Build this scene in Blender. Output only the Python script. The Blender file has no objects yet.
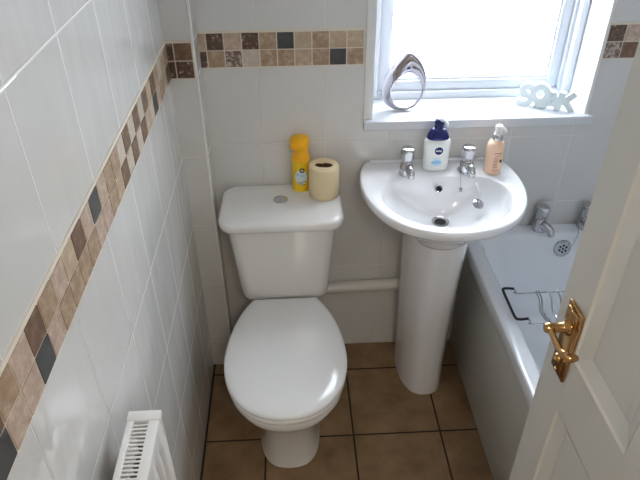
import bpy, bmesh, math, random
from mathutils import Vector, Matrix
random.seed(7)
PI = math.pi
scn = bpy.context.scene
COL = scn.collection

# ------------------------------------------------------------------ materials
def sock(n, *names):
    for k in names:
        if k in n.inputs: return n.inputs[k]
def mat(name, col, rough=.5, metal=0., coat=0., ior=1.45, trans=0., sss=0., emis=None):
    m = bpy.data.materials.new(name); m.use_nodes = True
    b = m.node_tree.nodes['Principled BSDF']
    b.inputs['Base Color'].default_value = (*col, 1)
    b.inputs['Roughness'].default_value = rough
    b.inputs['Metallic'].default_value = metal
    b.inputs['IOR'].default_value = ior
    b.inputs['Coat Weight'].default_value = coat
    b.inputs['Coat Roughness'].default_value = .05
    b.inputs['Transmission Weight'].default_value = trans
    if sss:
        b.inputs['Subsurface Weight'].default_value = sss
        b.inputs['Subsurface Scale'].default_value = .01
    return m
class NT:
    def __init__(s, m): s.t = m.node_tree; s.b = s.t.nodes['Principled BSDF']
    def n(s, kind, **kw):
        x = s.t.nodes.new(kind)
        for k, v in kw.items(): setattr(x, k, v)
        return x
    def l(s, a, b): s.t.links.new(a, b)
    def math(s, op, a, b=None, c=None):
        x = s.n('ShaderNodeMath', operation=op)
        for i, v in enumerate((a, b, c)):
            if v is None: continue
            if isinstance(v, (int, float)): x.inputs[i].default_value = v
            else: s.l(v, x.inputs[i])
        return x.outputs[0]
    def mix(s, f, a, b):
        x = s.n('ShaderNodeMix', data_type='RGBA')
        for i, v in ((0, f), (6, a), (7, b)):
            if isinstance(v, tuple): x.inputs[i].default_value = (*v, 1)
            elif isinstance(v, (int, float)): x.inputs[i].default_value = v
            else: s.l(v, x.inputs[i])
        return x.outputs[2]
    def noise(s, scale, detail=3, vec=None, rough=.5):
        x = s.n('ShaderNodeTexNoise'); x.inputs['Scale'].default_value = scale
        x.inputs['Detail'].default_value = detail; x.inputs['Roughness'].default_value = rough
        if vec is not None: s.l(vec, x.inputs['Vector'])
        return x.outputs[0]
    def ramp(s, f, stops):
        x = s.n('ShaderNodeValToRGB'); r = x.color_ramp
        while len(r.elements) < len(stops): r.elements.new(.5)
        for e, (p, c) in zip(r.elements, stops): e.position = p; e.color = (*c, 1)
        s.l(f, x.inputs[0]); return x.outputs[0]
    def bump(s, h, strength, dist):
        x = s.n('ShaderNodeBump'); x.inputs['Strength'].default_value = strength
        x.inputs['Distance'].default_value = dist; s.l(h, x.inputs['Height']); s.l(x.outputs[0], s.b.inputs['Normal'])

TH, ZB, ZT = .25, 1.1506, 1.2511            # tile height, mosaic band bottom and top
def tile_mat(name, axis, u0, pitch, wave=.35):
    m = mat(name, (.7, .7, .68), .12, ior=1.6); T = NT(m)
    g = T.n('ShaderNodeNewGeometry'); sp = T.n('ShaderNodeSeparateXYZ'); T.l(g.outputs['Position'], sp.inputs[0])
    u = sp.outputs[axis]; z = sp.outputs[2]
    du = T.math('PINGPONG', T.math('SUBTRACT', u, u0), pitch/2)
    up = T.math('GREATER_THAN', z, 1.2)
    off = T.math('ADD', T.math('MULTIPLY', up, ZT - ZB), ZB)
    dv = T.math('PINGPONG', T.math('SUBTRACT', z, off), TH/2)
    d = T.math('MINIMUM', du, dv)
    mr = T.n('ShaderNodeMapRange', interpolation_type='SMOOTHSTEP'); T.l(d, mr.inputs[0])
    mr.inputs[1].default_value = .0008; mr.inputs[2].default_value = .0024
    f = mr.outputs[0]                                      # 0 grout, 1 tile
    mr2 = T.n('ShaderNodeMapRange', interpolation_type='SMOOTHSTEP'); T.l(d, mr2.inputs[0])
    mr2.inputs[1].default_value = .0008; mr2.inputs[2].default_value = .0035
    cl = T.ramp(T.noise(3.0, 3, g.outputs['Position']), [(.35, (.665, .66, .64)), (.65, (.70, .695, .68))])
    T.l(T.mix(f, (.725, .715, .685), cl), T.b.inputs['Base Color'])
    T.l(T.math('MULTIPLY_ADD', f, -.54, .60), T.b.inputs['Roughness'])
    mp = T.n('ShaderNodeMapping'); T.l(g.outputs['Position'], mp.inputs[0]); mp.inputs['Scale'].default_value = (1, 1, .28)
    w = T.noise(16, 2, mp.outputs[0])
    h = T.math('MULTIPLY_ADD', w, wave, mr2.outputs[0])
    T.bump(h, .4, .0018)
    return m
M = {}
M['tile_left'] = tile_mat('left_wall_tiles', 1, -.8436, .2052, 3.6)
M['tile_back'] = tile_mat('back_wall_tiles', 0, .241, .2)
M['tile_box'] = tile_mat('boxing_tiles', 0, -5., 20.)
M['tile_right'] = tile_mat('right_wall_tiles', 1, 0, .2)
M['paint'] = mat('white_paint', (.70, .71, .73), .5)
M['hall'] = mat('hall_paint', (.62, .58, .52), .8)
M['upvc'] = mat('white_upvc', (.62, .65, .69), .25)
M['sill'] = mat('sill_upvc', (.68, .70, .73), .2)
M['ceramic'] = mat('white_ceramic', (.78, .775, .755), .09, coat=.5)
M['basin_ceramic'] = mat('basin_ceramic', (.80, .80, .815), .09, coat=.5)
M['seat'] = mat('seat_plastic', (.78, .78, .775), .13, coat=.3)
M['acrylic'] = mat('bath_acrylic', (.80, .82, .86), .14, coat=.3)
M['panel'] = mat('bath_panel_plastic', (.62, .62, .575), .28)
M['chrome'] = mat('chrome', (.56, .56, .58), .09, 1.)
M['chrome_dark'] = mat('polished_nickel', (.40, .38, .41), .11, 1.)
M['chrome_grey'] = mat('worn_chrome', (.42, .43, .45), .16, 1.)
M['black'] = mat('black_rubber', (.012, .012, .012), .4)
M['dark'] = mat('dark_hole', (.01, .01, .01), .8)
M['radiator'] = mat('radiator_enamel', (.80, .80, .79), .3)
M['fin'] = mat('dull_steel_fin', (.10, .10, .10), .6)
M['pipe'] = mat('pipe_plastic', (.70, .69, .64), .35)
M['trimw'] = mat('white_tile_trim', (.80, .80, .78), .3)
M['brass'] = mat('brass', (.50, .29, .12), .17, 1.)
M['yellow'] = mat('yellow_can', (.94, .62, .012), .28)
M['orange'] = mat('orange_cap', (1.0, .50, .012), .35, sss=.15)
M['label_white'] = mat('label_white', (.70, .80, .88), .35)
M['label_blue'] = mat('label_pale_blue', (.28, .58, .82), .35)
M['ink'] = mat('dark_ink', (.03, .03, .04), .4)
M['navy'] = mat('navy_plastic', (.006, .012, .13), .22)
M['bottle_white'] = mat('white_bottle', (.84, .86, .85), .25)
M['peach'] = mat('peach_lotion', (.93, .64, .45), .22, coat=.4)
M['peach_ink'] = mat('rose_ink', (.50, .13, .12), .4)
M['pump_white'] = mat('white_pump', (.88, .87, .86), .3)
M['paper'] = mat('cream_paper', (.80, .67, .43), .95)
M['card'] = mat('brown_card', (.10, .05, .03), .9)
M['sign'] = mat('pale_mint_paint', (.76, .84, .85), .5)
M['sign_edge'] = mat('pale_edge', (.90, .92, .93), .5)

def stone(name, stops, scale=55, rough=.45):
    m = mat(name, (.5, .4, .3), rough); T = NT(m)
    g = T.n('ShaderNodeNewGeometry')
    T.l(T.ramp(T.noise(scale, 5, g.outputs['Position'], .65), stops), T.b.inputs['Base Color'])
    return m
M['m_beige'] = stone('travertine_beige', [(.3, (.42, .31, .21)), (.55, (.52, .40, .28)), (.72, (.66, .55, .42))])
M['m_pink'] = stone('travertine_pink', [(.3, (.42, .29, .22)), (.5, (.52, .39, .31)), (.7, (.68, .56, .46))])
M['m_light'] = stone('travertine_light', [(.3, (.50, .41, .33)), (.6, (.60, .52, .43)), (.75, (.70, .63, .53))])
M['m_tan'] = stone('travertine_tan', [(.3, (.32, .21, .13)), (.5, (.40, .28, .185)), (.68, (.56, .44, .33))])
M['m_brown'] = stone('marble_brown', [(.3, (.13, .075, .045)), (.55, (.20, .12, .075)), (.72, (.34, .23, .16))])
M['m_dark'] = stone('marble_dark', [(.3, (.06, .035, .025)), (.5, (.12, .07, .048)), (.60, (.18, .11, .08)), (.66, (.6, .52, .44))], 110)
M['m_speck'] = stone('marble_speckled', [(.35, (.13, .085, .07)), (.5, (.24, .17, .14)), (.58, (.55, .46, .40))], 110)
M['m_slate'] = stone('slate_grey', [(.3, (.055, .058, .06)), (.7, (.085, .088, .09))], 40, .35)
M['grout'] = mat('beige_grout', (.72, .66, .56), .8)

def floor_mat():
    m = mat('floor_tiles', (.3, .2, .1), .35); T = NT(m)
    g = T.n('ShaderNodeNewGeometry'); sp = T.n('ShaderNodeSeparateXYZ'); T.l(g.outputs['Position'], sp.inputs[0])
    P = .3016
    du = T.math('PINGPONG', T.math('SUBTRACT', sp.outputs[0], .512), P/2)
    dv = T.math('PINGPONG', T.math('SUBTRACT', sp.outputs[1], -.44), P/2)
    d = T.math('MINIMUM', du, dv)
    mr = T.n('ShaderNodeMapRange', interpolation_type='SMOOTHSTEP'); T.l(d, mr.inputs[0])
    mr.inputs[1].default_value = .0018; mr.inputs[2].default_value = .0042
    c = T.ramp(T.noise(9, 6, g.outputs['Position'], .6), [(.3, (.18, .106, .052)), (.5, (.25, .155, .080)), (.7, (.325, .212, .118))])
    T.l(T.mix(mr.outputs[0], (.014, .011, .009), c), T.b.inputs['Base Color'])
    T.l(T.math('MULTIPLY_ADD', mr.outputs[0], -.42, .8), T.b.inputs['Roughness'])
    T.bump(T.math('MULTIPLY_ADD', T.noise(30, 4, g.outputs['Position']), .12, mr.outputs[0]), .4, .002)
    return m
M['floor'] = floor_mat()
def door_mat():
    m = mat('door_gloss_paint', (.69, .675, .63), .25); T = NT(m)
    g = T.n('ShaderNodeNewGeometry')
    T.bump(T.noise(60, 3, g.outputs['Position']), .05, .001)
    return m
M['door'] = door_mat()
def pane_mat():
    m = bpy.data.materials.new('frosted_pane'); m.use_nodes = True; t = m.node_tree; t.nodes.clear()
    o = t.nodes.new('ShaderNodeOutputMaterial'); mx = t.nodes.new('ShaderNodeMixShader'); mx2 = t.nodes.new('ShaderNodeMixShader')
    tr = t.nodes.new('ShaderNodeBsdfTransparent'); tl = t.nodes.new('ShaderNodeBsdfTranslucent'); gl = t.nodes.new('ShaderNodeBsdfGlossy')
    tl.inputs[0].default_value = (.95, .97, 1, 1); gl.inputs['Roughness'].default_value = .1
    mx.inputs[0].default_value = .3; t.links.new(tr.outputs[0], mx.inputs[1]); t.links.new(tl.outputs[0], mx.inputs[2])
    mx2.inputs[0].default_value = .05; t.links.new(mx.outputs[0], mx2.inputs[1]); t.links.new(gl.outputs[0], mx2.inputs[2])
    t.links.new(mx2.outputs[0], o.inputs[0]); return m
M['pane'] = pane_mat()

# ------------------------------------------------------------------ mesh helpers (all in world coordinates)
def worldloc(o):
    v = Vector((0, 0, 0))
    while o: v = v + o.location; o = o.parent
    return v
def obj(name, bm, m, parent=None, smooth=True, angle=40, loc=None):
    me = bpy.data.meshes.new(name)
    off = worldloc(parent) if parent else (Vector(loc) if loc else Vector((0, 0, 0)))
    bmesh.ops.translate(bm, verts=bm.verts, vec=-off)
    bmesh.ops.recalc_face_normals(bm, faces=bm.faces)
    bm.normal_update()
    if smooth:
        a = math.radians(angle)
        for f in bm.faces: f.smooth = True
        for e in bm.edges:
            if len(e.link_faces) == 2 and e.calc_face_angle(0) > a: e.smooth = False
    bm.to_mesh(me); bm.free()
    for x in (m if isinstance(m, list) else [m]): me.materials.append(x)
    o = bpy.data.objects.new(name, me); COL.objects.link(o)
    if parent: o.parent = parent
    elif loc: o.location = loc
    return o
def tag(o, label=None, cat=None, group=None, kind=None):
    if label: o['label'] = label
    if cat: o['category'] = cat
    if group: o['group'] = group
    if kind: o['kind'] = kind
    return o
def empty(name, loc):
    o = bpy.data.objects.new(name, None); o.location = loc; o.empty_display_size = .05; COL.objects.link(o); return o
def BM(): return bmesh.new()
def box(bm, lo, hi, bev=0, seg=2, mi=0):
    t = BM(); bmesh.ops.create_cube(t, size=1)
    for v in t.verts: v.co = Vector([lo[i] + (v.co[i] + .5)*(hi[i] - lo[i]) for i in range(3)])
    if bev: bmesh.ops.bevel(t, geom=t.edges[:], offset=bev, segments=seg, profile=.5, affect='EDGES')
    merge(bm, t, mi); return bm
def merge(bm, t, mi=0, mtx=None):
    if mtx is not None: bmesh.ops.transform(t, matrix=mtx, verts=t.verts)
    mp = {v: bm.verts.new(v.co) for v in t.verts}
    for f in t.faces:
        try: nf = bm.faces.new([mp[v] for v in f.verts]); nf.material_index = mi or f.material_index
        except ValueError: pass
    t.free()
def loft(bm, rings, cap0=True, cap1=True, cyc=False, mi=0):
    R = [[bm.verts.new(p) for p in r] for r in rings]; n = len(R[0])
    prs = list(zip(R[:-1], R[1:])) + ([(R[-1], R[0])] if cyc else [])
    for a, b in prs:
        for i in range(n):
            j = (i+1) % n
            f = bm.faces.new((a[i], a[j], b[j], b[i])); f.material_index = mi
    if not cyc:
        for c, r in ((cap0, R[0]), (cap1, R[-1])):
            if c: f = bm.faces.new(r); f.material_index = mi
    return bm
def lathe(bm, prof, c=(0, 0, 0), n=28, sx=1, sy=1, cap0=True, cap1=True, mi=0, mtx=None):
    t = BM()
    loft(t, [[(r*math.cos(2*PI*i/n)*sx, r*math.sin(2*PI*i/n)*sy, z) for i in range(n)] for r, z in prof], cap0, cap1)
    if mtx is not None: bmesh.ops.transform(t, matrix=mtx, verts=t.verts)
    bmesh.ops.translate(t, verts=t.verts, vec=c); merge(bm, t, mi); return bm
def aim(d):  # matrix turning +z to d
    return Vector(d).to_track_quat('Z', 'Y').to_matrix().to_4x4()
def spline(pts, k=6, closed=False):
    P = [Vector(p) for p in pts]; out = []; n = len(P)
    rng = range(n) if closed else range(n-1)
    for i in rng:
        if closed: a, b, c, d = P[i-1], P[i], P[(i+1) % n], P[(i+2) % n]
        else: a, b, c, d = P[max(i-1, 0)], P[i], P[i+1], P[min(i+2, n-1)]
        for j in range(k):
            t = j/k
            out.append(.5*((2*b) + (c-a)*t + (2*a-5*b+4*c-d)*t*t + (3*b-a-3*c+d)*t**3))
    if not closed: out.append(P[-1])
    return out
def tube(bm, pts, r, n=10, closed=False, mi=0, flat=1.):
    P = [Vector(p) for p in pts]; N = len(P); rings = []
    rr = r if isinstance(r, (list, tuple)) else [r]*N
    nrm = None
    for i, p in enumerate(P):
        if closed: d = P[(i+1) % N] - P[i-1]
        else: d = P[min(i+1, N-1)] - P[max(i-1, 0)]
        d.normalize()
        if nrm is None:
            nrm = Vector((0, 0, 1)) if abs(d.z) < .9 else Vector((1, 0, 0))
        nrm = (nrm - d*nrm.dot(d)).normalized(); bn = d.cross(nrm)
        rings.append([p + nrm*math.cos(2*PI*j/n)*rr[i] + bn*math.sin(2*PI*j/n)*rr[i]*flat for j in range(n)])
    return loft(bm, rings, cyc=closed, mi=mi)
def ball(bm, c, r, mi=0, sc=(1, 1, 1), u=12, v=8):
    t = BM(); bmesh.ops.create_uvsphere(t, u_segments=u, v_segments=v, radius=r)
    for w in t.verts: w.co = Vector((w.co.x*sc[0] + c[0], w.co.y*sc[1] + c[1], w.co.z*sc[2] + c[2]))
    merge(bm, t, mi)
def rrect(x0, x1, y0, y1, r, z, k=6):
    out = []
    for cx, cy, a0 in ((x1-r, y1-r, 0), (x0+r, y1-r, 90), (x0+r, y0+r, 180), (x1-r, y0+r, 270)):
        for i in range(k+1):
            a = math.radians(a0 + 90*i/k); out.append(Vector((cx + r*math.cos(a), cy + r*math.sin(a), z)))
    return out
def text_mesh(s, size, depth, bold=0.):
    c = bpy.data.curves.new('t', 'FONT'); c.body = s; c.size = size; c.extrude = depth/2; c.offset = bold
    c.resolution_u = 4
    o = bpy.data.objects.new('t', c); COL.objects.link(o)
    bpy.context.view_layer.update()
    me = bpy.data.meshes.new_from_object(o.evaluated_get(bpy.context.evaluated_depsgraph_get()))
    bpy.data.objects.remove(o); bpy.data.curves.remove(c)
    bm = BM(); bm.from_mesh(me); bpy.data.meshes.remove(me)
    bmesh.ops.remove_doubles(bm, verts=bm.verts, dist=1e-6)
    return bm
def S(name, bm, m, **k): return tag(obj(name, bm, m, **k), kind='structure')

# ------------------------------------------------------------------ the room
XR, YF, ZC = 1.62, -1.70, 2.35
WX0, WX1, WZ0, WZ1 = .588, 1.261, .963, 1.95
S('floor', box(BM(), (-.1, -1.8, -.1), (XR+.1, .1, 0)), M['floor'], smooth=False)
S('ceiling', box(BM(), (-.1, -1.8, ZC), (XR+.1, .2, ZC+.1)), M['paint'], smooth=False)
S('wall_left', box(BM(), (-.1, -1.8, 0), (0, 0, ZC)), M['tile_left'], smooth=False)
S('wall_right', box(BM(), (XR, -1.7, 0), (XR+.1, 0, ZC)), M['tile_right'], smooth=False)
b = BM()
for x0, x1, z0, z1 in ((-.1, WX0, 0, ZC), (WX1, XR+.1, 0, ZC), (WX0, WX1, 0, WZ0), (WX0, WX1, WZ1, ZC)):
    box(b, (x0, 0, z0), (x1, .24, z1))
bmesh.ops.recalc_face_normals(b, faces=b.faces)
for f in b.faces: f.material_index = 0 if f.normal.y < -.5 else 1
S('wall_back', b, [M['tile_back'], M['paint']], smooth=False)
DX0, DX1 = .10, .795
b = BM()
box(b, (0, -1.8, 0), (DX0, YF, ZC)); box(b, (DX1+.04, -1.8, 0), (XR+.1, YF, ZC)); box(b, (DX0, -1.8, 2.03), (DX1+.04, YF, ZC))
S('wall_front', b, M['paint'], smooth=False)
b = BM(); box(b, (0, -.082, 0), (.076, 0, ZC)); S('wall_boxing', b, M['tile_box'], smooth=False)
b = BM(); box(b, (.0715, -.0845, 0), (.0785, -.0775, ZC), .0022); S('trim_1', b, M['trimw'])
# the narrow tile trim round the window opening
b = BM()
box(b, (.5595, -.003, WZ0-.0), (WX0, 0, WZ1+.02), .001); box(b, (WX1, -.003, WZ0), (WX1+.010, 0, WZ1+.02), .001)
S('trim_2', b, M['trimw'])
# hall beyond the doorway
S('floor_hall', box(BM(), (-.6, -3.0, -.1), (1.8, -1.8, 0)), M['hall'], smooth=False)
S('ceiling_hall', box(BM(), (-.6, -3.0, ZC), (1.8, -1.8, ZC+.1)), M['paint'], smooth=False)
b = BM(); box(b, (-.7, -3.1, 0), (1.9, -3.0, ZC)); box(b, (-.7, -3.0, 0), (-.6, -1.8, ZC)); box(b, (1.8, -3.0, 0), (1.9, -1.8, ZC))
box(b, (-.6, -1.8, 0), (-.1, -1.7, ZC))
S('wall_hall', b, M['hall'], smooth=False)

# mosaic bands: real little stones on a grout bed
KEY = {'b': 'm_beige', 'p': 'm_pink', 'l': 'm_light', 't': 'm_tan', 'n': 'm_brown', 'd': 'm_dark', 's': 'm_speck', 'g': 'm_slate'}
MK = list(KEY.values()); MM = [M['grout']] + [M[k] for k in MK]
def band(name, place, u0, u1, start, top, bot, pitch=.05025):
    bm = BM()
    def bx(ua, ub, za, zb_, d, mi):
        lo, hi = place(ua, za, 0, d), place(ub, zb_, 0, d)
        a = [min(p[i] for p in lo+hi) for i in range(3)]; c = [max(p[i] for p in lo+hi) for i in range(3)]
        box(bm, a, c, mi=mi)
    bx(u0, u1, ZB-.003, ZT+.006, .0022, 0)
    g = .0017
    for row, s in ((1, top), (0, bot)):
        for i, ch in enumerate(s):
            a = max(start + i*pitch + g, u0+.001); c = min(start + (i+1)*pitch - g, u1-.001)
            if c - a < .003: continue
            bx(a, c, ZB + row*.05025 + g, ZB + (row+1)*.05025 - g, .0036, 1 + MK.index(KEY[ch]))
    o = obj(name, bm, MM, smooth=False); tag(o, kind='structure'); return o
# left wall: index 0 starts at y=-1.1482
topL = 'tbngpt' + 'tnbdtbn' + 'tpnp' ; botL = ''
topL = {-1: 'd', 0: 't', 1: 'p', 2: 'b', 3: 'd', 4: 'p', 5: 'g', 6: 'p', 7: 't', 8: 't', 9: 'l', 10: 'n', 11: 'l', 12: 's', 13: 'l', 14: 'n', 15: 'b', 16: 'n', 17: 't', 18: 'l', 19: 'b', 20: 't', 21: 'd', -2: 'p', -3: 't', -4: 'n'}
botL = {-4: 'g', -3: 'p', -2: 'p', -1: 'g', 0: 'p', 1: 't', 2: 't', 3: 't', 4: 't', 5: 'p', 6: 'p', 7: 't', 8: 'b', 9: 's', 10: 'l', 11: 's', 12: 'l', 13: 's', 14: 'b', 15: 'l', 16: 'g', 17: 'b', 18: 't', 19: 'b', 20: 'n', 21: 'd'}
ks = range(-11, 22)
mapL = str.maketrans('ds', 'nn')
tl = ''.join(topL.get(k, 'ptbnglt'[k % 7]) for k in ks).translate(mapL); bl = ''.join(botL.get(k, 'bnptlgt'[k % 7]) for k in ks).translate(mapL)
band('trim_3', lambda u, z, a, d: ((a, u, z), (d, u, z)), -1.70, -.082, -1.1482 - 11*.05025, tl, bl)
band('trim_4', lambda u, z, a, d: ((u, -.082-a, z), (u, -.082-d, z)), .0, .0715, -.0295, 'dn', 'dd')
band('trim_5', lambda u, z, a, d: ((u, -a, z), (u, -d, z)), .0785, .5575, .0995-.0505, 'bdpdtgbtbb', 'dtslttbtgt', .0505)
band('trim_6', lambda u, z, a, d: ((u, -a, z), (u, -d, z)), WX1+.011, XR, WX1+.011, 'dptbnlt', 'sngtbpd', .0505)

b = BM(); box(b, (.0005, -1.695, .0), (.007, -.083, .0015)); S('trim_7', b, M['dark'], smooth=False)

# window
W = BM()
def frame(bm, x0, x1, z0, z1, w, y0, y1, bev=.004):
    box(bm, (x0, y0, z0), (x0+w, y1, z1), bev); box(bm, (x1-w, y0, z0), (x1, y1, z1), bev)
    box(bm, (x0+w-.001, y0, z0), (x1-w+.001, y1, z0+w), bev); box(bm, (x0+w-.001, y0, z1-w), (x1-w+.001, y1, z1), bev)
frame(W, WX0+.001, WX1-.001, WZ0+.003, WZ1-.001, .034, .150, .21)
box(W, (WX1-.024, .128, WZ0+.014), (WX1-.001, .152, WZ1-.002), .003)
win = S('window_1', W, M['upvc'])
fr = BM(); frame(fr, WX0+.035, WX1-.035, WZ0+.037, WZ1-.035, .034, .162, .20)
sash = obj('window_sash', fr, M['upvc'], win)
gb = BM(); frame(gb, WX0+.067, WX1-.067, WZ0+.069, WZ1-.067, .009, .170, .195, .003)
obj('glazing_bead', gb, M['upvc'], sash)
obj('pane', box(BM(), (WX0+.070, .180, WZ0+.072), (WX1-.070, .184, WZ1-.070)), M['pane'], win, smooth=False)
sb = BM(); box(sb, (WX0+.0005, -.004, WZ0+.0005), (WX1-.0005, .152, .975), .001); box(sb, (.560, -.024, .945), (1.283, -.0005, .975), .004, 3)
obj('window_sill', sb, M['sill'], win)

# ------------------------------------------------------------------ door, standing open at right angles
X0, X1 = .795, .830
YA, YB = -.977, -1.660
def door():
    bm = BM()
    ys = [(-1.062, -1.247), (-1.369, -1.554)]; zs = [(.20, .885), (1.008, 1.86)]
    Z0, Z1 = .008, 1.985
    box(bm, (X0+.0155, YB+.002, Z0+.002), (X1-.0155, YA-.002, Z1-.002))          # core
    yc = [YA, ys[0][0], ys[0][1], ys[1][0], ys[1][1], YB]
    for s, xf in ((-1, X0), (1, X1)):
        xin = X0+.016 if s < 0 else X1-.016
        lo, hi = min(xf, xin), max(xf, xin)
        for a, c in ((yc[0], yc[1]), (yc[2], yc[3]), (yc[4], yc[5])): box(bm, (lo, c, Z0), (hi, a, Z1), .0008, 1)
        for za, zc in ((Z0, .20), (.885, 1.008), (1.86, Z1)):
            for a, c in ys: box(bm, (lo, c-.001, za), (hi, a+.001, zc), .0008, 1)
        # sloped moulding and raised field in each panel
        for a, c in ys:
            for za, zc in zs:
                prof = [(0, .0), (.0025, .0045), (.006, .0055), (.026, .0120), (.029, .0135), (.033, .0135), (.036, .0115)]
                rings = []
                for ins, dep in prof:
                    x = xf + (dep if s < 0 else -dep)
                    rings.append([(x, a-ins, za+ins), (x, c+ins, za+ins), (x, c+ins, zc-ins), (x, a-ins, zc-ins)])
                loft(bm, rings, cap0=False, cap1=True)
    return bm
d1 = S('door_1', door(), M['door'], angle=20)
HZ = 1.0
pb = BM(); box(pb, (X0-.007, -1.060, .948), (X0, -1.010, 1.100), .003, 3); box(pb, (X0-.0095, -1.053, .955), (X0-.006, -1.017, 1.093), .002, 2)
pl = obj('door_handle', pb, M['brass'], d1); tag(pl, 'brass lever handle on a rectangular backplate')
lv = BM()
lathe(lv, [(.0005, 0), (.015, 0), (.015, .004), (.010, .008), (.0085, .012), (.0080, .026), (.0090, .030), (.0095, .036), (.0075, .041), (.0005, .042)], (X0-.008, -1.035, 1.058), 20, mtx=aim((-1, 0, 0)))
pts = spline([(X0-.040, -1.035, 1.058), (X0-.041, -1.048, 1.057), (X0-.040, -1.064, 1.053), (X0-.038, -1.079, 1.050), (X0-.036, -1.089, 1.050), (X0-.032, -1.095, 1.051)], 6)
tube(lv, pts, [.0078 - .0028*math.sin(PI*min(i/(len(pts)-1)*1.25, 1)) for i in range(len(pts))], 14)
tube(lv, spline([(X0-.037, -1.093, 1.050), (X0-.030, -1.097, 1.050), (X0-.023, -1.097, 1.049), (X0-.018, -1.095, 1.048)], 5), [.0070]*5+[.0072]*5+[.006]*5+[.004], 12)
obj('lever', lv, M['brass'], pl)
sc_ = BM()
for z in (.958, 1.090): lathe(sc_, [(.0005, 0), (.0035, 0), (.003, .0015), (.0005, .002)], (X0-.0095, -1.035, z), 12, mtx=aim((-1, 0, 0)))
lathe(sc_, [(.0005, 0), (.009, 0), (.009, .004), (.006, .008), (.0005, .010)], (X0-.0095, -1.035, .985), 18, mtx=aim((-1, 0, 0)))
obj('thumb_turn', sc_, M['brass'], pl)

# ------------------------------------------------------------------ radiator on the left wall
RY0, RY1, RX0, RX1, RZ0, RZ1 = -1.036, -1.64, .031, .085, .30, .895
rad = empty('radiator', (.06, -1.35, RZ0))
tag(rad, 'white panel radiator with slotted top grille on the tiled left wall', 'radiator')
# corrugated front panel
bm = BM(); n = 17; prof = []
for i in range(n):
    y = RY0 - .02 - (abs(RY1-RY0)-.04)*i/n; p = (abs(RY1-RY0)-.04)/n
    prof += [(RX1, y), (RX1, y-p*.25), (RX1-.008, y-p*.42), (RX1-.008, y-p*.68), (RX1, y-p*.85)]
prof = [(RX1, RY0-.001)] + prof + [(RX1, RY1)]
outer = prof; inner = [(x-.006 if x > RX1-.001 else x-.004, y) for x, y in prof]
def ins(z, cut): return [(x-cut, y, z) for x, y in outer] + [(RX1-.014, y, z) for x, y in reversed(outer)]
flat = [(RX1-.002, y, 0) for x, y in outer]
def ring(z, f):
    return [((RX1-.002)*(1-f) + x*f, y, z) for x, y in outer] + [(RX1-.014, y, z) for x, y in reversed(outer)]
loft(bm, [ring(RZ0+.01, 0), ring(RZ0+.045, 0), ring(RZ0+.06, 1), ring(RZ1-.07, 1), ring(RZ1-.055, 0), ring(RZ1-.008, 0)])
obj('front_panel', bm, M['radiator'], rad, angle=50)
# top grille: frame with slots
bm = BM()
box(bm, (RX0, RY1, RZ1-.010), (RX0+.012, RY0, RZ1), .0015); box(bm, (RX1-.016, RY1, RZ1-.010), (RX1+.002, RY0, RZ1), .0015)
box(bm, (RX0-.001, RY0-.020, RZ1-.011), (RX1+.003, RY0+.001, RZ1+.002), .0015); box(bm, (RX0, RY1, RZ1-.010), (RX1, RY1+.02, RZ1), .0015)
ns = 70; sp = (abs(RY1-RY0)-.04)/ns
for i in range(1, ns): box(bm, (RX0+.010, RY0-.02-sp*i-.0016, RZ1-.0032), (RX1-.014, RY0-.02-sp*i+.0016, RZ1-.001))
obj('top_grille', bm, M['radiator'], rad, angle=30)
bm = BM(); box(bm, (RX0, RY0-.003, RZ0+.01), (RX1+.0005, RY0, RZ1-.011), .001); obj('end_panel', bm, M['radiator'], rad)
bm = BM(); box(bm, (RX0, RY1, RZ0+.01), (RX1, RY1+.003, RZ1-.011), .001); obj('end_panel', bm, M['radiator'], rad)
bm = BM(); fx = []
for i in range(25):
    y = RY0-.03-i*.022; fx += [(RX0+.012, y), (RX1-.028, y-.004), (RX1-.028, y-.011), (RX0+.012, y-.015)]
loft(bm, [[(x, y, z) for x, y in fx] + [(x-.0015, y, z) for x, y in reversed(fx)] for z in (RZ0+.04, RZ1-.055)])
obj('convector_fin', bm, M['fin'], rad, smooth=False)
bm = BM()
bm.free()
for y in (-1.15, -1.54):
    bm = BM(); box(bm, (.0015, y-.015, RZ0+.05), (RX0+.02, y+.015, RZ1-.08), .002); obj('wall_bracket', bm, M['radiator'], rad)
for y in (RY0+.022, RY1-.022):
    bm = BM(); yy = y - .05 if y > -1.3 else y + .05
    tube(bm, spline([(.06, yy, RZ0+.03), (.06, yy, .20), (.06, yy, .0)], 4), .0075, 12); lathe(bm, [(.0005, .20), (.013, .20), (.014, .21), (.014, .25), (.012, .26), (.0005, .26)], (.06, yy, 0), 16)
    obj('valve_tail', bm, M['chrome_grey'], rad)

# ------------------------------------------------------------------ pipe along the back wall
bm = BM(); tube(bm, [(.392, -.024, .317), (.50, -.024, .319), (.62, -.024, .322), (.775, -.024, .326)], .0225, 16)
pp = obj('waste_pipe', bm, M['pipe'], None, loc=(.5, -.024, .317))
tag(pp, 'white waste pipe running low along the tiles between toilet and basin pedestal', 'pipe')

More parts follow.
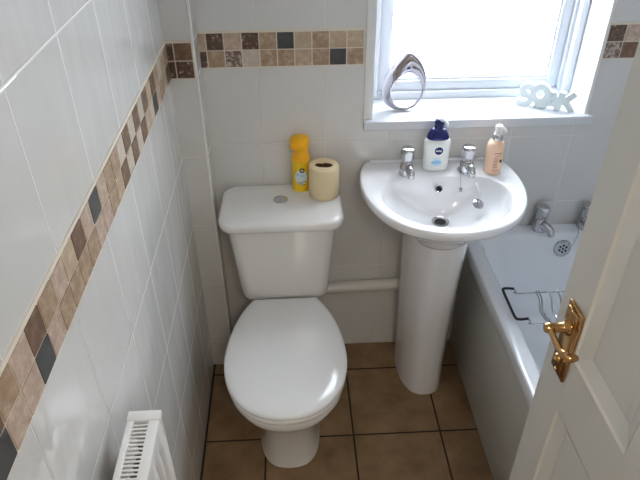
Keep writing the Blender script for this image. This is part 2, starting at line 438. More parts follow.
# ------------------------------------------------------------------ toilet
TX = .294
toilet = empty('toilet', (TX, -.30, 0))
tag(toilet, 'white close-coupled toilet with closed lid on the brown tiled floor', 'toilet')
def half(ctrl, z, k=5):
    """ctrl: (half width, y) from the back centre round to the front centre -> closed ring"""
    right = [(TX + w, y) for w, y in ctrl]; left = [(TX - w, y) for w, y in reversed(ctrl[1:-1])]
    pts = spline([Vector((x, y, 0)) for x, y in right+left], k, True)
    return [Vector((p.x, p.y, z)) for p in pts]
def rim(ws, ys): return list(zip(ws, ys))
SY = [-.205, -.206, -.212, -.29, -.385, -.49, -.585, -.655, -.690, -.700]
SW = [0, .085, .110, .150, .175, .183, .164, .117, .062, 0]
def seat_ring(dw, z, dyf=0):
    k = 1 - dw/.182; cy = -.42
    return half([(w*k, cy + (y-cy)*(1 - dw/.25)) for w, y in zip(SW, SY)], z)
bm = BM()
loft(bm, [seat_ring(.010, .4165), seat_ring(.003, .418), seat_ring(0, .422), seat_ring(.0, .427), seat_ring(.0025, .4315), seat_ring(.008, .4345), seat_ring(.02, .4370), seat_ring(.05, .4395), seat_ring(.09, .4410), seat_ring(.14, .4418)])
obj('seat_lid', bm, M['seat'], toilet, angle=60)
bm = BM()
loft(bm, [seat_ring(.012, .397), seat_ring(.004, .399), seat_ring(.002, .404), seat_ring(.003, .412), seat_ring(.010, .4155), seat_ring(.06, .4155), seat_ring(.065, .400)], cap0=False, cap1=False)
bmesh.ops.holes_fill(bm, edges=[e for e in bm.edges if e.is_boundary])
obj('seat', bm, M['seat'], toilet, angle=60)
for sx in (-1, 1):
    bm = BM(); lathe(bm, [(.0005, 0), (.013, 0), (.014, .004), (.014, .016), (.011, .020), (.0005, .020)], (TX+sx*.075, -.188, .4005), 18)
    obj('hinge', bm, M['chrome'], toilet)
bm = BM()
PY = [-.03, -.031, -.05, -.16, -.30, -.45, -.57, -.635, -.672, -.684]
def pan(ws, ys, z): return half(rim(ws, ys), z, 5)
rings = [
 pan([0, .085, .092, .088, .095, .100, .100, .085, .052, 0], [-.10, -.102, -.13, -.20, -.28, -.36, -.44, -.505, -.545, -.556], 0),
 pan([0, .085, .092, .086, .092, .097, .097, .082, .050, 0], [-.10, -.102, -.13, -.20, -.28, -.36, -.44, -.503, -.541, -.552], .012),
 pan([0, .078, .084, .080, .084, .088, .090, .078, .048, 0], [-.10, -.102, -.13, -.20, -.28, -.36, -.44, -.503, -.541, -.552], .09),
 pan([0, .078, .084, .080, .082, .087, .090, .080, .050, 0], [-.09, -.092, -.12, -.20, -.28, -.36, -.44, -.505, -.545, -.556], .17),
 pan([0, .078, .084, .080, .088, .102, .104, .088, .054, 0], [-.07, -.072, -.10, -.20, -.28, -.36, -.46, -.53, -.572, -.583], .225),
 pan([0, .080, .086, .084, .110, .132, .132, .104, .062, 0], [-.05, -.052, -.08, -.18, -.28, -.39, -.50, -.575, -.617, -.628], .28),
 pan([0, .084, .092, .096, .134, .158, .152, .114, .064, 0], [-.035, -.037, -.06, -.17, -.29, -.43, -.545, -.615, -.655, -.667], .33),
 pan([0, .090, .098, .106, .148, .172, .160, .118, .065, 0], [-.03, -.031, -.05, -.16, -.30, -.46, -.57, -.636, -.674, -.686], .365),
 pan([0, .092, .100, .108, .150, .174, .160, .117, .064, 0], [-.03, -.031, -.05, -.16, -.30, -.46, -.57, -.636, -.673, -.685], .388),
 pan([0, .088, .096, .104, .145, .169, .155, .112, .060, 0], [-.032, -.033, -.054, -.16, -.30, -.46, -.567, -.631, -.668, -.680], .397),
 pan([0, .05, .06, .07, .10, .12, .11, .08, .04, 0], [-.06, -.061, -.09, -.19, -.30, -.43, -.52, -.57, -.60, -.61], .3975)]
loft(bm, rings)
obj('pan', bm, M['ceramic'], toilet, angle=60)
# cistern body: tapered, rounded
bm = BM()
def cring(hw, y0, y1, r, z): return rrect(TX-hw, TX+hw, y0, y1, r, z, 6)
loft(bm, [cring(.112, -.150, -.045, .03, .3985), cring(.130, -.180, -.022, .035, .403), cring(.140, -.192, -.014, .036, .414), cring(.1455, -.197, -.010, .036, .432),
          cring(.150, -.200, -.008, .036, .48), cring(.160, -.207, -.006, .036, .60), cring(.170, -.214, -.006, .036, .718)])
obj('cistern', bm, M['ceramic'], toilet, angle=60)
bm = BM()
loft(bm, [cring(.172, -.216, -.005, .04, .7165), cring(.184, -.232, -.004, .046, .7175), cring(.190, -.241, -.003, .05, .722), cring(.1925, -.244, -.0025, .052, .730),
          cring(.1925, -.244, -.0025, .052, .742), cring(.190, -.241, -.0035, .05, .749), cring(.184, -.234, -.006, .046, .7535), cring(.172, -.222, -.012, .04, .7555), cring(.12, -.17, -.05, .03, .7568)])
obj('cistern_lid', bm, M['ceramic'], toilet, angle=60)
bm = BM(); lathe(bm, [(.0005, 0), (.023, 0), (.023, .003), (.020, .0055), (.017, .0058), (.0165, .0045), (.015, .0048), (.009, .0065), (.0005, .007)], (TX-.002, -.108, .7560), 28)
obj('flush_button', bm, M['chrome'], toilet)

# ------------------------------------------------------------------ wash basin
SX, RZ = .790, .830
basin = empty('wash_basin', (SX, -.18, 0))
tag(basin, 'white pedestal wash basin with two chrome pillar taps under the window', 'basin')
NB = 96
def sample(ctrl, c, N=NB, k=10):
    right = [Vector((w, y, 0)) for w, y in ctrl]; left = [Vector((-w, y, 0)) for w, y in reversed(ctrl) if w > 1e-6]
    P = spline(right+left, k, True); out = []
    for i in range(N):
        a = 2*PI*i/N; d = Vector((math.cos(a), math.sin(a))); best = None
        for p, q in zip(P, P[1:]+P[:1]):
            p2 = Vector((p.x-c[0], p.y-c[1])); e = Vector((q.x-p.x, q.y-p.y)); den = d.x*e.y - d.y*e.x
            if abs(den) < 1e-12: continue
            t = (p2.x*e.y - p2.y*e.x)/den; s = (p2.x*d.y - p2.y*d.x)/den
            if t > 0 and -1e-6 <= s <= 1+1e-6: best = t if best is None else max(best, t)
        out.append(best or 0)
    return out
CB = (0, -.225)
outer = sample([(0, -.002), (.12, -.002), (.205, -.002), (.224, -.010), (.242, -.06), (.250, -.14), (.243, -.22), (.218, -.30), (.170, -.37), (.095, -.418), (0, -.434)], CB)
inner = sample([(0, -.118), (.06, -.117), (.125, -.121), (.165, -.145), (.193, -.20), (.190, -.26), (.160, -.325), (.10, -.378), (0, -.400)], CB)
def bring(rad, z, s=1., d=0., c2=None, back=None):
    out = []
    for i in range(NB):
        a = 2*PI*i/NB; r = rad[i]*s + d
        x, y = SX + CB[0] + math.cos(a)*r, CB[1] + math.sin(a)*r
        if c2: y += c2
        if back is not None: y = min(y, back)
        out.append(Vector((x, y, z)))
    return out
bm = BM()
mixr = lambda f, d=0: [a*(1-f) + b_*f + d for a, b_ in zip(inner, outer)]
ell = lambda rx, ry: [1/math.sqrt((math.cos(2*PI*i/NB)/rx)**2 + (math.sin(2*PI*i/NB)/ry)**2) for i in range(NB)]
def blend(r1, r2, f): return [a*(1-f) + b_*f for a, b_ in zip(r1, r2)]
def under(sx, z):
    out = []
    for i in range(NB):
        a = 2*PI*i/NB; r = outer[i]; x = math.cos(a)*r*sx; y = math.sin(a)*r
        y = y*sx if y < 0 else y*(1 - (1-sx)*.12)
        out.append(Vector((SX + x, CB[1] + y, z)))
    return out
rings = [under(.24, .668), under(.34, .674), under(.40, .690), under(.48, .712), under(.60, .738), under(.74, .762), under(.87, .783), under(.955, .797), under(.985, .8035),
 bring(outer, .810, .998, back=-.002), bring(outer, .817, 1., back=-.002), bring(outer, .8240, .996, back=-.003), bring(outer, .8285, .985, back=-.005), bring(outer, .8300, .968, back=-.009),
 bring(mixr(.30), .8294), bring(mixr(.06), .8288), bring(inner, .8275), bring(inner, .824, .988), bring(inner, .812, .965), bring(inner, .797, .93), bring(inner, .780, .87, c2=.002), bring(blend(inner, ell(.12, .10), .3), .760, .79, c2=.006),
 bring(blend(inner, ell(.10, .08), .6), .737, .66, c2=.016), bring(ell(.052, .046), .718, c2=.028), bring(ell(.030, .030), .711, c2=.032), bring(ell(.022, .022), .708, c2=.032), bring(ell(.020, .020), .7045, c2=.032)]
loft(bm, rings)
bowl = obj('bowl', bm, M['basin_ceramic'], basin, angle=70)
# low ridge along the back of the deck
bm = BM(); box(bm, (SX-.205, -.016, .828), (SX+.205, -.002, .8345), .003, 3); obj('upstand', bm, M['basin_ceramic'], basin)
bm = BM(); lathe(bm, [(.0175, .0), (.0265, .0), (.0275, .002), (.025, .0035), (.0195, .002), (.0170, -.0015)], (SX, -.193, .7105), 24, cap0=False, cap1=False); w_ = obj('waste', bm, M['chrome'], basin)
bm = BM(); lathe(bm, [(.0005, 0), (.0175, 0), (.0175, .001), (.0005, .001)], (SX, -.193, .7088), 20); obj('waste_hole', bm, M['dark'], w_)
OV = (SX-.004, -.1415, .800)
dv = Vector((0, -1, .32))
bm = BM(); lathe(bm, [(.0085, -.003), (.0105, .0), (.0115, .0015), (.0125, .0005), (.013, -.003)], OV, 20, mtx=aim(dv), cap0=False, cap1=False); o_ = obj('overflow', bm, M['chrome'], basin)
bm = BM(); lathe(bm, [(.0005, 0), (.0088, 0), (.0088, .001), (.0005, .001)], OV, 18, mtx=aim(dv)); obj('overflow_hole', bm, M['dark'], o_)
# pedestal
def dring(cx, hw, yb, yf, z, k=5):
    c = [(0, yb), (hw*.85, yb), (hw*1.0, yb-.02), (hw*1.02, yb-.07), (hw*.93, (yb+yf)/2-.035), (hw*.62, yf+.022), (hw*.28, yf+.003), (0, yf)]
    r = [Vector((cx+w, y, z)) for w, y in c]; l = [Vector((cx-w, y, z)) for w, y in reversed(c[1:-1])]
    return [Vector((p.x, p.y, z)) for p in spline(r+l, k, True)]
bm = BM()
loft(bm, [dring(.791, .083, -.052, -.277, 0), dring(.791, .0825, -.052, -.276, .02), dring(.791, .082, -.052, -.272, .12), dring(.792, .086, -.052, -.276, .30), dring(.793, .091, -.052, -.284, .48), dring(.794, .095, -.052, -.290, .60), dring(.795, .098, -.052, -.295, .66), dring(.795, .100, -.052, -.298, .698), dring(.795, .09, -.06, -.28, .703)])
obj('pedestal', bm, M['basin_ceramic'], basin, angle=70)

def pillar_tap(parent, x, y, z, dirx, sp=.041, sc=1., drop=.010):
    t = BM()
    lathe(t, [(.0005, 0), (.024*sc, 0), (.025*sc, .004*sc), (.0235*sc, .010*sc), (.0215*sc, .018*sc), (.0205*sc, .032*sc), (.0165*sc, .040*sc), (.0135*sc, .046*sc), (.0135*sc, .050*sc), (.0005, .050*sc)], (x, y, z), 24)
    d = Vector((dirx, -1, 0)).normalized()
    P = [Vector((x, y, z+.024*sc)) + d*.006, Vector((x, y, z+.027*sc)) + d*sp*.4, Vector((x, y, z+.024*sc)) + d*sp*.75, Vector((x, y, z+.016*sc)) + d*sp*.97, Vector((x, y, z+.016*sc-drop)) + d*sp]
    Q = spline(P, 6)
    tube(t, Q, [(.0150 - .0045*i/(len(Q)-1))*sc for i in range(len(Q))], 16)
    b = obj('tap', t, M['chrome'], parent)
    h = BM(); n = 40; rings = []
    for r, zz, amp in ((.0170, .045, 0), (.0190, .049, .03), (.0200, .058, .06), (.0208, .070, .06), (.0220, .080, .03), (.0215, .0855, .01), (.019, .0890, 0), (.009, .0905, 0)):
        rings.append([(x + r*sc*(1+amp*math.cos(6*2*PI*i/n))*math.cos(2*PI*i/n), y + r*sc*(1+amp*math.cos(6*2*PI*i/n))*math.sin(2*PI*i/n), z + zz*sc) for i in range(n)])
    loft(h, rings); obj('tap_handle', h, M['chrome'], b, angle=60)
    return b
pillar_tap(basin, SX-.100, -.092, .8285, .2)
pillar_tap(basin, SX+.090, -.092, .8285, .2)

# plug hanging on its chain from the right-hand tap
def chain(bm, pts, r=.0013, step=.0034):
    P = [Vector(p) for p in pts]
    for a, c in zip(P, P[1:]):
        n = max(int((c-a).length/step), 1)
        for i in range(n): ball(bm, a.lerp(c, i/n), r, u=6, v=5)
    tube(bm, P, .0006, 5)
px_, py_ = SX+.088, -.092
plug = empty('basin_plug', (SX+.10, -.21, .78))
tag(plug, 'small chrome plug on a ball chain hanging from the right basin tap', 'plug')
bm = BM(); ax = Vector((.25, -.45, 1)).normalized()
lathe(bm, [(.0005, -.006), (.012, -.006), (.014, 0), (.018, .002), (.018, .0045), (.014, .007), (.004, .0085), (.003, .014), (.0005, .015)], (SX+.103, -.212, .782), 22, mtx=aim(ax))
obj('plug_stopper', bm, M['chrome_dark'], plug)
bm = BM(); cpts = spline([(px_+.016, py_-.048, .838), (px_+.018, py_-.056, .828), (SX+.108, -.200, .815), (SX+.106, -.216, .796)], 6); chain(bm, cpts)
obj('chain', bm, M['chrome'], plug)
bm = BM(); chain(bm, spline([(px_-.021, py_-.012, .838), (px_-.024, py_-.032, .834), (px_-.024, py_-.050, .815), (px_-.023, py_-.0515, .800)], 5))
lathe(bm, [(.0005, -.006), (.0045, -.005), (.006, 0), (.0045, .006), (.0005, .007)], (px_-.023, py_-.0535, .795), 12)
obj('chain', bm, M['chrome_dark'], plug)
bm = BM(); cc = [(px_ + .0255*math.cos(a*PI/10), py_ + .0255*math.sin(a*PI/10), .836) for a in range(20)]; tube(bm, cc, .0009, 5, closed=True)
obj('chain_ring', bm, M['chrome'], plug)

# ------------------------------------------------------------------ hand wash bottle
def oval_ring(cx, cy, a, b_, z, n=40, p=2.4):
    out = []
    for i in range(n):
        t = 2*PI*i/n; c, s = math.cos(t), math.sin(t)
        out.append(Vector((cx + a*math.copysign(abs(c)**(2/p), c), cy + b_*math.copysign(abs(s)**(2/p), s), z)))
    return out
def wrap(bm_, cx, cy, a, b_, zc, p=2.4, lift=.0004):
    """lay a flat mesh (x,y in its own plane, z = thickness) on the front of an oval bottle"""
    for v in bm_.verts:
        u, w, h = v.co
        k = max(1 - abs(u/a)**p, .02)**(1/p)
        v.co = Vector((cx + u, cy - b_*k - lift - h, zc + w))
def disc(r, sx=1, sy=1, n=28, t=.0004):
    d = BM()
    loft(d, [[(f*r*sx*math.cos(2*PI*i/n), f*r*sy*math.sin(2*PI*i/n), z) for i in range(n)] for f, z in ((1, 0), (1, t), (.7, t), (.35, t))])
    return d
def bars(rows, t=.0004):
    d = BM()
    for u0, u1, v0, v1 in rows:
        nn = max(int((u1-u0)/.004), 1)
        for i in range(nn): box(d, (u0+(u1-u0)*i/nn, v0, 0), (u0+(u1-u0)*(i+1)/nn, v1, t))
    return d
BX, BY, BZ = .786, -.062, .8295
hw = empty('hand_wash_bottle', (BX, BY, BZ))
tag(hw, 'white hand wash bottle with a navy pump cap and round navy logo on the basin', 'bottle')
bm = BM(); A, B = .0420, .024
loft(bm, [oval_ring(BX, BY, A*s, B*s2, BZ+z) for z, s, s2 in ((0, .86, .85), (.002, .93, .95), (.008, .97, 1), (.03, .985, 1), (.055, .955, 1), (.075, .99, 1), (.088, 1., 1), (.098, .96, .97), (.104, .86, .86), (.107, .72, .80))])
body = obj('bottle_body', bm, M['bottle_white'], hw, angle=60)
bm = disc(.0130); wrap(bm, BX+.002, BY, A, B, BZ+.072); obj('logo', bm, M['navy'], body)
bm = text_mesh('NIVEA', .0072, .0004, .00012); w = max(v.co.x for v in bm.verts)
for v in bm.verts: v.co.x = (v.co.x - w/2)*.95; v.co.y -= .0025; v.co.z += .0008
wrap(bm, BX+.002, BY, A, B, BZ+.072); obj('logo_lettering', bm, M['bottle_white'], body, smooth=False)
bm = disc(.0150, 1.15, .42); wrap(bm, BX-.002, BY, A, B, BZ+.032, lift=.0003); obj('label', bm, M['label_blue'], body)
bm = bars([(-.018, .018, .0, .0018), (-.012, .010, .022, .0238), (-.008, .012, .017, .0186)]); wrap(bm, BX-.002, BY, A, B, BZ+.022); obj('label_print', bm, M['label_blue'], body)
bm = BM()
loft(bm, [oval_ring(BX, BY, a, b_, BZ+z) for z, a, b_ in ((.1055, .033, .022), (.108, .0345, .023), (.113, .034, .023), (.133, .0245, .018), (.137, .021, .016), (.139, .014, .0125), (.150, .0135, .012), (.154, .0150, .013), (.163, .0145, .0125), (.169, .0105, .010))])
cap = obj('pump_cap', bm, M['navy'], hw, angle=60)
bm = BM(); lathe(bm, [(.0005, .160), (.0125, .160), (.0135, .163), (.0125, .169), (.008, .173), (.0005, .174)], (BX+.003, BY, BZ), 24, sx=1.0, sy=.9)
tube(bm, spline([(BX+.006, BY, BZ+.165), (BX+.013, BY-.008, BZ+.165), (BX+.018, BY-.018, BZ+.160), (BX+.018, BY-.022, BZ+.152)], 5), .0055, 10)
obj('nozzle', bm, M['label_white'], cap)

# ------------------------------------------------------------------ lotion bottle
LX, LY, LZ = .962, -.094, .8290
lo_ = empty('lotion_bottle', (LX, LY, LZ))
tag(lo_, 'peach coloured lotion bottle with white pump at the right corner of the basin', 'bottle')
bm = BM(); lathe(bm, [(.0005, 0), (.0245, 0), (.0265, .003), (.027, .010), (.027, .088), (.0255, .098), (.020, .106), (.0135, .110), (.0125, .113), (.0005, .113)], (LX, LY, LZ), 32)
body = obj('bottle_body', bm, M['peach'], lo_, angle=60)
bm = bars([(-.009, .014, .074, .0765), (-.007, .012, .066, .0675), (-.009, .004, .058, .0595), (-.009, .004, .053, .0545), (-.009, .003, .048, .0495), (-.009, .004, .043, .0445), (-.009, .002, .038, .0395), (-.009, .004, .033, .0345), (-.009, .004, .028, .0295), (-.010, .013, .018, .0192), (-.006, .010, .013, .014)])
wrap(bm, LX, LY, .027, .027, LZ, p=2); obj('label_print', bm, M['peach_ink'], body)
bm = disc(.0040, .8, 1.4); wrap(bm, LX+.012, LY, .027, .027, LZ+.050, p=2); obj('emblem', bm, M['ink'], body)
bm = BM(); lathe(bm, [(.0005, .112), (.0145, .112), (.015, .115), (.015, .124), (.013, .128), (.006, .130), (.0055, .140), (.0005, .140)], (LX, LY, LZ), 24)
cap = obj('pump_collar', bm, M['chrome'], lo_)
bm = BM(); lathe(bm, [(.0005, .126), (.012, .126), (.0125, .130), (.0095, .140), (.0115, .148), (.0115, .152), (.009, .157), (.0005, .158)], (LX, LY, LZ), 24)
tube(bm, spline([(LX, LY, LZ+.150), (LX+.010, LY-.004, LZ+.149), (LX+.017, LY-.008, LZ+.144), (LX+.020, LY-.009, LZ+.137)], 5), .0048, 10)
obj('pump_head', bm, M['pump_white'], lo_)

# ------------------------------------------------------------------ air freshener and toilet roll on the cistern
AX, AY, AZ = .3605, -.034, .7568
af = empty('air_freshener_can', (AX, AY, AZ))
tag(af, 'yellow spray can with an orange trigger cap on the cistern behind the toilet roll', 'spray can')
bm = BM(); lathe(bm, [(.0005, .001), (.024, .001), (.0291, .0), (.0291, .003), (.0285, .005), (.0285, .098), (.0291, .100), (.0291, .103), (.024, .108), (.017, .116), (.0005, .118)], (AX, AY, AZ), 32)
body = obj('can_body', bm, M['yellow'], af)
def circ(u): return u
bm = disc(.0205, .95, 1.3); wrap(bm, AX+.000, AY, .0285, .0285, AZ+.052, p=2); obj('label', bm, M['label_white'], body)
bm = BM()
for i in range(24):
    a, c = 2*PI*i/24, 2*PI*(i+1)/24
    pts = [(r*math.cos(t), r*math.sin(t)) for r, t in ((.0085, a), (.0085, c), (.0045, c), (.0045, a))]
    loft(bm, [[(x, y, z) for x, y in pts] for z in (.0008, .0012)])
wrap(bm, AX+.003, AY, .0285, .0285, AZ+.078, p=2); obj('emblem', bm, M['ink'], body)
bm = bars([(-.012, .004, .0, .0025), (.003, .014, .004, .0062), (-.008, .012, -.006, -.0045)], .0010); wrap(bm, AX+.001, AY, .0285, .0285, AZ+.032, p=2); obj('label_print', bm, M['m_brown'], body)
bm = bars([(-.014, -.0115, 0, .010), (-.0115, -.006, .0075, .010), (-.0115, -.006, .003, .0055), (-.003, -.0005, 0, .010), (.003, .0055, 0, .006), (.0055, .010, 0, .0022)], .0011)
wrap(bm, AX-.001, AY, .0285, .0285, AZ+.056, p=2); obj('label_lettering', bm, M['label_blue'], body, smooth=False)
bm = BM()
loft(bm, [[Vector((AX + dx + a*math.cos(2*PI*i/28), AY + dy + b_*math.sin(2*PI*i/28), AZ+z)) for i in range(28)] for z, a, b_, dx, dy in
     ((.104, .0285, .0285, 0, 0), (.112, .0285, .0285, 0, 0), (.120, .0268, .0262, 0, 0), (.128, .0222, .0222, .002, 0), (.142, .0222, .0222, .002, 0), (.150, .0290, .0265, -.002, -.001), (.162, .0308, .0265, -.003, -.002), (.176, .0300, .0255, -.002, -.001), (.182, .0250, .0210, 0, 0), (.184, .016, .014, 0, 0))])
cap = obj('trigger_cap', bm, M['orange'], af, angle=60)
bm = BM(); box(bm, (AX-.031, AY-.031, AZ+.150), (AX-.016, AY-.012, AZ+.172), .004, 3); obj('trigger', bm, M['orange'], cap)

TRX, TRY = .4315, -.079
tr = empty('toilet_roll', (TRX, TRY, .7568))
tag(tr, 'cream toilet roll standing on end on the cistern lid beside the yellow can', 'toilet roll')
n = 48
def roll_ring(f, z, hole=False):
    out = []
    for i in range(n):
        a = 2*PI*i/n
        if hole:
            r = .0245*(1 + .16*math.cos(2*a+.5)) - .009*math.exp(-((a-1.9)/.35)**2)
            out.append(Vector((TRX + r*math.cos(a), TRY + r*.82*math.sin(a), z)))
        else: out.append(Vector((TRX + f*math.cos(a), TRY + f*math.sin(a), z)))
    return out
RB = .7568; RH = .106
bm = BM()
loft(bm, [roll_ring(0, RB, True), roll_ring(0.0450, RB), roll_ring(.0475, RB+.002), roll_ring(.0480, RB+.03), roll_ring(.0475, RB+RH-.004), roll_ring(.0460, RB+RH-.0008), roll_ring(.041, RB+RH), roll_ring(0, RB+RH-.001, True)], cyc=True)
pr = obj('paper', bm, M['paper'], tr, angle=60)
bm = BM()
def core(z, s): return [Vector((TRX + (p.x-TRX)*s, TRY + (p.y-TRY)*s, z)) for p in roll_ring(0, z, True)]
loft(bm, [core(RB+.001, .985), core(RB+RH-.003, .985), core(RB+RH-.003, .93), core(RB+.001, .93)], cyc=True)
obj('cardboard_core', bm, M['card'], tr)
bm = BM(); tube(bm, [(TRX + .0484*math.cos(a), TRY + .0484*math.sin(a), RB+.004 + 0*a) for a in (-.9,)] + [(TRX + .0484*math.cos(-.9), TRY + .0484*math.sin(-.9), RB+RH-.006)], .0006, 6)
obj('loose_edge', bm, M['paper'], tr)

# ------------------------------------------------------------------ chrome loop ornament on the sill
OX, OY, OZ = .689, .060, .975
octl = [(-.004, .123), (-.034, .098), (-.064, .046), (-.076, -.008), (-.058, -.050), (-.018, -.0645), (.027, -.056), (.056, -.012), (.060, .040), (.044, .088), (.018, .117)]
n = 110; bm = BM(); rings = []; HC = (OX+.010, OZ+.0660)
osp = spline([Vector((x, z, 0)) for x, z in octl], 10, True)
for i in range(n):
    f = i/n; q = osp[int(round(f*len(osp))) % len(osp)]; q2 = osp[(int(round(f*len(osp)))+1) % len(osp)]
    t = math.atan2(q.y, q.x)
    ix, iz = .0505*math.cos(t), .0525*math.sin(t); ox, oz = q.x, q.y
    up_ = max(math.sin(t), 0); lf = max(-math.cos(t), 0)
    D = .009 + .011*up_**2 + .006*lf
    mx_, mz_ = (ix+ox)/2, (iz+oz)/2; hx, hz = (ox-ix)/2, (oz-iz)/2
    th = 1.1*math.sin(f*2*PI - .4)                          # the band turns as it goes round
    ring = []
    for j in range(16):
        a = 2*PI*j/16; c, sn = math.cos(a), math.sin(a)
        w = math.copysign(abs(sn)**1.3, sn)
        w -= (.55*(1-abs(c))**1.5 if sn < 0 else 0)*-(.5*up_+.6*lf)
        ring.append(Vector((HC[0] + mx_ + hx*c, OY + D*w + .014*math.sin(th)*c*(up_+lf), HC[1] + mz_ + hz*c)))
    rings.append(ring)
loft(bm, rings, cyc=True)
orn = obj('loop_ornament', bm, M['chrome_dark'], None, loc=(OX, OY, OZ), angle=55)
tag(orn, 'polished silver teardrop loop ornament standing on the window sill', 'ornament')

# ------------------------------------------------------------------ SOAK word sign on the sill
sign = empty('word_sign', (1.165, .052, .975))
tag(sign, 'pale painted wooden word sign reading SOAK at the right end of the window sill', 'sign')
p0, p1 = Vector((1.072, .088, .9752)), Vector((1.246, .004, .9752))
dirv = (p1-p0).normalized(); nrm_ = Vector((dirv.y, -dirv.x, 0))        # towards the room
L = (p1-p0).length; MXL = Matrix(((dirv.x, 0, nrm_.x, 0), (dirv.y, 0, nrm_.y, 0), (0, 1, 0, 0), (0, 0, 0, 1)))
def ribbon(bm, pts, w, z0, z1, closed=False):
    P = [Vector((p[0], p[1], 0)) for p in pts]; N = len(P); rings = []
    for i, p in enumerate(P):
        d = (P[(i+1) % N] - P[i-1]) if closed else (P[min(i+1, N-1)] - P[max(i-1, 0)])
        d.normalize(); q = Vector((-d.y, d.x, 0))*w/2
        rings.append([(p+q) + Vector((0, 0, z0)), (p-q) + Vector((0, 0, z0)), (p-q) + Vector((0, 0, z1)), (p+q) + Vector((0, 0, z1))])
    loft(bm, rings, cyc=closed)
s_path = spline([(.046, .058, 0), (.034, .0675, 0), (.018, .064, 0), (.012, .051, 0), (.023, .0405, 0), (.037, .033, 0), (.040, .019, 0), (.029, .0095, 0), (.012, .0085, 0), (.001, .017, 0)], 6)
o_path = [(.068 + .0215*math.cos(2*PI*i/40), .0475 + .0245*math.sin(2*PI*i/40)) for i in range(40)]
letters = [[(s_path, .0165, False)],
           [(o_path, .017, True), ([(.074, .030), (.064, .0)], .018, False)],
           [([(.084, .0), (.105, .057)], .016, False), ([(.128, .0), (.106, .058)], .016, False), ([(.092, .019), (.120, .019)], .012, False)],
           [([(.126, .0), (.1345, .061)], .0175, False), ([(.136, .026), (.172, .062)], .016, False), ([(.146, .036), (.171, .0)], .0175, False)]]
for k, strokes in enumerate(letters):
    bm = BM()
    for j, (pts, w_, cl_) in enumerate(strokes):
        ribbon(bm, pts, w_*1.14, -.010 + .0004*j + .0008*k, .010 - .0004*j + .0016*(k % 2), cl_)
    bmesh.ops.transform(bm, matrix=Matrix.Translation(p0) @ MXL, verts=bm.verts)
    for v in bm.verts: v.co.z = max(v.co.z, .9752)
    bmesh.ops.recalc_face_normals(bm, faces=bm.faces); bm.normal_update()
    for f in bm.faces: f.material_index = 0 if abs(f.normal.dot(nrm_)) > .8 else 1
    obj('letter', bm, [M['sign'], M['sign_edge']], sign, smooth=False)

# ------------------------------------------------------------------ bath
bath = empty('bath', (1.265, -.85, 0))
tag(bath, 'white bath with moulded side panel behind the open door', 'bath')
BX0, BX1, BYB, BYF, BZT = .918, 1.6185, -.002, -1.697, .556
def br(i, z, r, ib=None, il=None, ifr=None):
    ib = i if ib is None else ib; il = i if il is None else il; ifr = i if ifr is None else ifr
    return rrect(BX0+il, BX1-i, BYF+ifr, BYB-ib, r, z, 8)
bm = BM()
loft(bm, [br(.010, .505, .012), br(.002, .505, .012), br(0, .510, .014), br(0, .551, .016), br(.001, .5545, .018), br(.004, .5565, .02), br(.012, .5572, .03), br(.038, .5562, .05, .042), br(.045, .5535, .06, .052), br(.050, .547, .065, .059), br(.054, .535, .07, .065),
          br(.064, .48, .08, .078), br(.085, .33, .09, .11, None, .16), br(.105, .22, .10, .15, None, .26), br(.135, .175, .12, .20, None, .33), br(.20, .158, .10, .30, None, .42), br(.27, .155, .05, .45, None, .6)], cap0=False)
obj('tub', bm, M['acrylic'], bath, angle=70)
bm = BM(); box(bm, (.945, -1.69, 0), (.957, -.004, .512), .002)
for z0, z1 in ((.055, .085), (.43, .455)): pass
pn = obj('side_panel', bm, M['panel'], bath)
bm = BM(); lathe(bm, [(.0005, 0), (.004, 0), (.0035, .002), (.0005, .0028)], (.945, -.335, .180), 12, mtx=aim((-1, 0, 0)))
obj('screw_cap', bm, M['trimw'], pn)
t1 = pillar_tap(bath, 1.190, -.030, .556, .45, .058, 1.05, .012)
t2 = pillar_tap(bath, 1.352, -.030, .556, -.1, .058, 1.05, .012)
dv = Vector((0, -1, .22)); OC = Vector((1.272, -.0735, .500))
bm = BM(); lathe(bm, [(.0005, 0), (.031, 0), (.032, .002), (.030, .005), (.021, .0065), (.0005, .0068)], OC, 28, mtx=aim(dv)); ovf = obj('overflow', bm, M['chrome_grey'], bath)
bm = BM(); R_ = aim(dv).to_3x3()
for k in range(7):
    off = Vector((0, 0, 0)) if k == 6 else Vector((.0125*math.cos(k*PI/3+.4), .0125*math.sin(k*PI/3+.4), 0))
    lathe(bm, [(.0005, 0), (.0038, 0), (.0038, .0012), (.0005, .0012)], OC + R_ @ (off + Vector((0, 0, .0064))), 12, mtx=aim(dv))
obj('overflow_hole', bm, M['dark'], ovf)
bm = BM(); chain(bm, spline([(1.323, -.045, .575), (1.318, -.068, .560), (1.305, -.082, .530), (1.288, -.088, .500)], 6), .0018, .005)
obj('plug_chain', bm, M['chrome_dark'], bath)

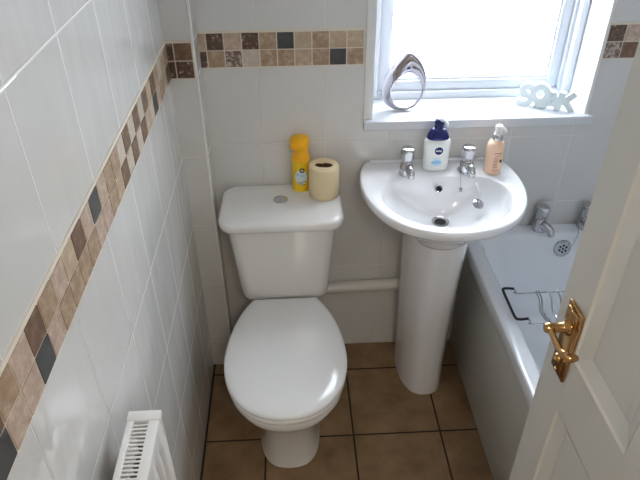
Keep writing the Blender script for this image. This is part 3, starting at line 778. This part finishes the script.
# wire rack across the bath
rack = empty('bath_rack', (1.265, -.45, .56))
tag(rack, 'chrome wire bath rack with a black end grip hooked over the bath rim', 'bath rack')
Yr0, Yr1, Zr = -.377, -.512, .562
bm = BM()
for y in (Yr0, Yr1):
    tube(bm, spline([(.990, y, Zr+.004), (1.005, y, Zr), (1.06, y, Zr), (1.265, y, Zr), (1.50, y, Zr), (1.58, y, Zr)], 4), .0019, 8)
tube(bm, [(1.58, Yr0, Zr), (1.58, Yr1, Zr)], .0019, 8)
obj('rail', bm, M['chrome_grey'], rack)
for k, x in enumerate((1.062, 1.070, 1.100, 1.128, 1.156, 1.40, 1.43, 1.46)):
    bm = BM()
    tube(bm, spline([(x, Yr0+.004, Zr+.003), (x, Yr0-.002, Zr+.001), (x+.004, Yr0-.020, Zr-.012), (x, Yr0-.05, Zr-.030), (x+.006, Yr0-.085, Zr-.034), (x+.002, Yr1+.018, Zr-.020), (x, Yr1, Zr), (x, Yr1-.004, Zr+.003)], 5), .0028, 8)
    obj('cross_wire', bm, M['chrome_grey'], rack)
bm = BM(); tube(bm, spline([(.997, -.358, Zr+.003), (.970, -.356, Zr+.004), (.962, -.366, Zr+.004), (.961, -.42, Zr+.004), (.961, -.482, Zr+.004), (.970, -.494, Zr+.004), (.997, -.492, Zr+.003)], 6), .0040, 10)
obj('grip', bm, M['black'], rack)['label'] = 'black rubber end grip'
for yy, y2 in ((-.358, Yr0), (-.492, Yr1)):
    bm = BM(); tube(bm, spline([(.997, yy, Zr+.003), (.999, (yy+y2)/2, Zr+.001), (.998, y2, Zr)], 4), .0024, 8); obj('end_wire', bm, M['chrome_grey'], rack)

# ------------------------------------------------------------------ light: white sky outside, a weak added fill in the hall
w = bpy.data.worlds.new('sky'); scn.world = w; w.use_nodes = True
bg = w.node_tree.nodes['Background']; bg.inputs[0].default_value = (.88, .94, 1., 1); bg.inputs[1].default_value = 12.0
def area(name, loc, rot, sx, sy, power, col, portal=False):
    l = bpy.data.lights.new(name, 'AREA'); l.shape = 'RECTANGLE'; l.size = sx; l.size_y = sy; l.energy = power; l.color = col
    if portal: l.cycles.is_portal = True
    o = bpy.data.objects.new(name, l); o.location = loc; o.rotation_euler = rot; COL.objects.link(o); return o
area('window_portal', ((WX0+WX1)/2, .235, (WZ0+WZ1)/2), (-PI/2, 0, 0), WX1-WX0, WZ1-WZ0, 1, (1, 1, 1), True)
area('hall_fill_light', (.6, -2.4, 2.30), (0, 0, 0), .3, .3, 9, (1, .86, .68))  # unseen fill source added behind the camera for warm light

# ------------------------------------------------------------------ camera
cd = bpy.data.cameras.new('camera'); cam = bpy.data.objects.new('camera', cd); COL.objects.link(cam)
cd.sensor_width = 36; cd.lens = 606.56/640*36; cd.clip_start = .02
yaw, pit, rol = [math.radians(a) for a in (2.7491, 35.3336, -.4125)]
F = Vector((math.sin(yaw)*math.cos(pit), math.cos(yaw)*math.cos(pit), -math.sin(pit)))
Rt = Vector((math.cos(yaw), -math.sin(yaw), 0)); U = Rt.cross(F)
R2 = math.cos(rol)*Rt + math.sin(rol)*U; U2 = -math.sin(rol)*Rt + math.cos(rol)*U
cam.matrix_world = Matrix(((R2.x, U2.x, -F.x, .3376), (R2.y, U2.y, -F.y, -1.7538), (R2.z, U2.z, -F.z, 1.7638), (0, 0, 0, 1)))
scn.camera = cam
vs = scn.view_settings; vs.view_transform = 'Standard'; vs.look = 'None'; vs.exposure = 0.40; vs.gamma = 1; vs.use_curve_mapping = False
scn.cycles.max_bounces = 10; scn.cycles.diffuse_bounces = 6; scn.cycles.glossy_bounces = 5; scn.cycles.sample_clamp_indirect = 6
